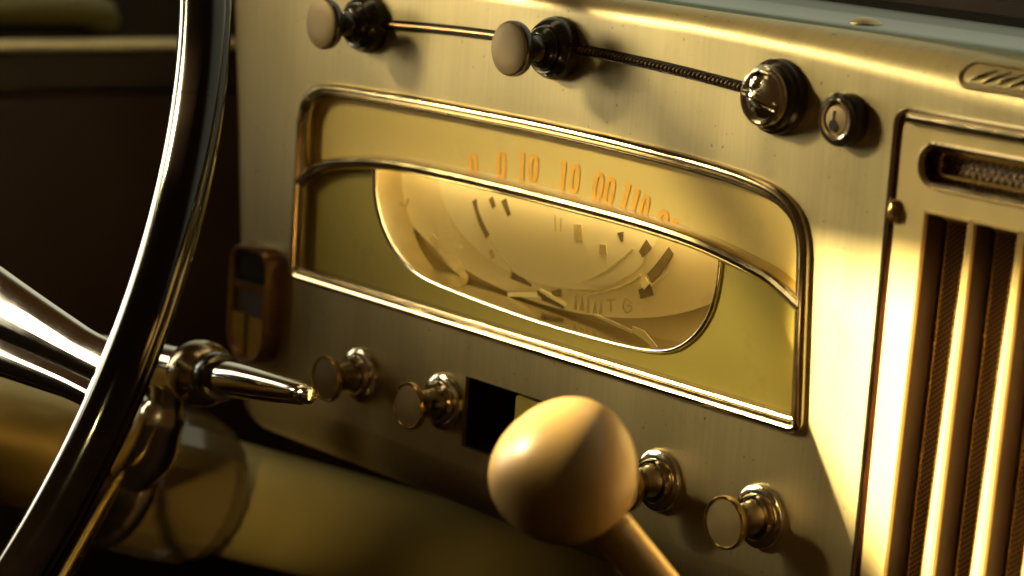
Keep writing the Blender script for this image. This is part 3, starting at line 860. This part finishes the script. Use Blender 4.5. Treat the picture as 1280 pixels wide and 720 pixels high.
def shaft(name, loc, poly, power, color, target, soft, radius=.012):
    """small distant lamp masked by an added outline that shapes where its light falls (polygon on points of the scene, mm)"""
    l = bpy.data.lights.new(name, 'SPOT'); l.energy = power; l.color = color; l.shadow_soft_size = radius
    l.spot_size = math.radians(40); l.spot_blend = .2
    o = bpy.data.objects.new(name, l); COL.objects.link(o); o.location = W(*loc); aim(o, target)
    bpy.context.view_layer.update()
    inv = o.matrix_world.inverted()
    P = []
    for p in poly:
        q = inv @ W(*p); P.append(Vector((q.x/-q.z, q.y/-q.z)))
    ar = sum(P[i].x*P[(i+1)%len(P)].y-P[(i+1)%len(P)].x*P[i].y for i in range(len(P)))
    sg = 1 if ar > 0 else -1
    l.use_nodes = True; nt = l.node_tree; N = nt.nodes; L = nt.links
    em = [n for n in N if n.type == 'EMISSION'][0]
    gm = N.new('ShaderNodeNewGeometry'); R3 = o.matrix_world.to_3x3()
    dots = []
    for k in range(3):                       # the ray's direction along the lamp's own axes
        vm = N.new('ShaderNodeVectorMath'); vm.operation = 'DOT_PRODUCT'
        L.new(gm.outputs['Incoming'], vm.inputs[0]); vm.inputs[1].default_value = R3.col[k]; dots.append(vm.outputs['Value'])
    az = N.new('ShaderNodeMath'); az.operation = 'MULTIPLY'; az.inputs[1].default_value = -1; L.new(dots[2], az.inputs[0])
    co = []
    for k in range(2):
        dv = N.new('ShaderNodeMath'); dv.operation = 'DIVIDE'; L.new(dots[k], dv.inputs[0]); L.new(az.outputs[0], dv.inputs[1]); co.append(dv.outputs[0])
    cur = None
    for i in range(len(P)):
        a, b = P[i], P[(i+1) % len(P)]
        t = (b-a).normalized(); nn = Vector((-t.y, t.x))*sg
        m1 = N.new('ShaderNodeMath'); m1.operation = 'MULTIPLY'; L.new(co[0], m1.inputs[0]); m1.inputs[1].default_value = nn.x
        m2 = N.new('ShaderNodeMath'); m2.operation = 'MULTIPLY_ADD'; L.new(co[1], m2.inputs[0]); m2.inputs[1].default_value = nn.y; L.new(m1.outputs[0], m2.inputs[2])
        mr = N.new('ShaderNodeMapRange'); mr.interpolation_type = 'SMOOTHSTEP'
        d0 = a.dot(nn); sf = soft[i]*.001/(W(*target)-o.location).length
        mr.inputs['From Min'].default_value = d0-sf; mr.inputs['From Max'].default_value = d0+sf
        L.new(m2.outputs[0], mr.inputs['Value'])
        if cur is None: cur = mr.outputs[0]
        else:
            mu = N.new('ShaderNodeMath'); mu.operation = 'MULTIPLY'; L.new(cur, mu.inputs[0]); L.new(mr.outputs[0], mu.inputs[1]); cur = mu.outputs[0]
    L.new(cur, em.inputs['Strength'])
    return o
shaft('sun_through_window', (-1500,1500,900), [(133.5,0,25.0),(300,0,31),(300,0,-130),(235,0,-104),(138,0,-37),(133.5,0,-33)], 5600, (1,.80,.40), (165,0,-10), [1.2,5,5,6,6,2.5])
shaft('sun_on_gear_knob', (-1300,1500,1050), [(100,133,60),(185,133,40),(172,145,-20),(146,150,-27),(90,150,-29)], 2700, (1,.76,.38), (155,140,-10), [5,5,4,6,7])
shaft('dash_fill_spot', (-900,800,520), [(-215,0,150),(-215,0,130),(-140,0,62),(-10,0,-32),(120,0,-64),(420,0,-78),(420,0,80),(100,0,99)], 122, (1,.83,.43), (0,0,60), [40,55,62,66,50,30,16,14], radius=.09)  # added seat-side spot; its mask shapes the shade at lower left and top roll
shaft('light_on_column', (300,800,50), [(-310,-100,-118),(-170,-100,-118),(-170,-100,-290),(-310,-100,-290)], 30, (1,.78,.34), (-239,-100,-170), [14,14,14,14], radius=.04)  # added spot that brightens the column tube, not a sunbeam

# ------------------------------------------------------------------ camera
u_ = Vector((0.64728812,0.18378359,-0.73975785)); n_ = Vector((-0.75928436,0.07,-0.64698319)); v_ = Vector((0.06712185,-0.98047111,-0.18485418))
def c2w(c): return Vector((c.dot(u_), -c.dot(n_), c.dot(v_)))
cx, cy, cz = c2w(Vector((1,0,0))), c2w(Vector((0,-1,0))), c2w(Vector((0,0,-1)))
mw = Matrix(((cx.x,cy.x,cz.x),(cx.y,cy.y,cz.y),(cx.z,cy.z,cz.z))).to_4x4()
mw.translation = W(*CAM)
cam = bpy.data.cameras.new('Camera'); co_ = bpy.data.objects.new('Camera', cam); COL.objects.link(co_)
co_.matrix_world = mw
cam.sensor_width = 36; cam.lens = 90; cam.clip_start = .02; cam.clip_end = 50
cam.dof.use_dof = True; cam.dof.focus_distance = .955; cam.dof.aperture_fstop = 9
sc.camera = co_
for o in bpy.data.objects:
    if 'org' in o: del o['org']
sc.view_settings.view_transform = 'Standard'; sc.view_settings.look = 'None'; sc.view_settings.exposure = 0; sc.view_settings.gamma = 1
sc.cycles.max_bounces = 8; sc.cycles.use_denoising = True
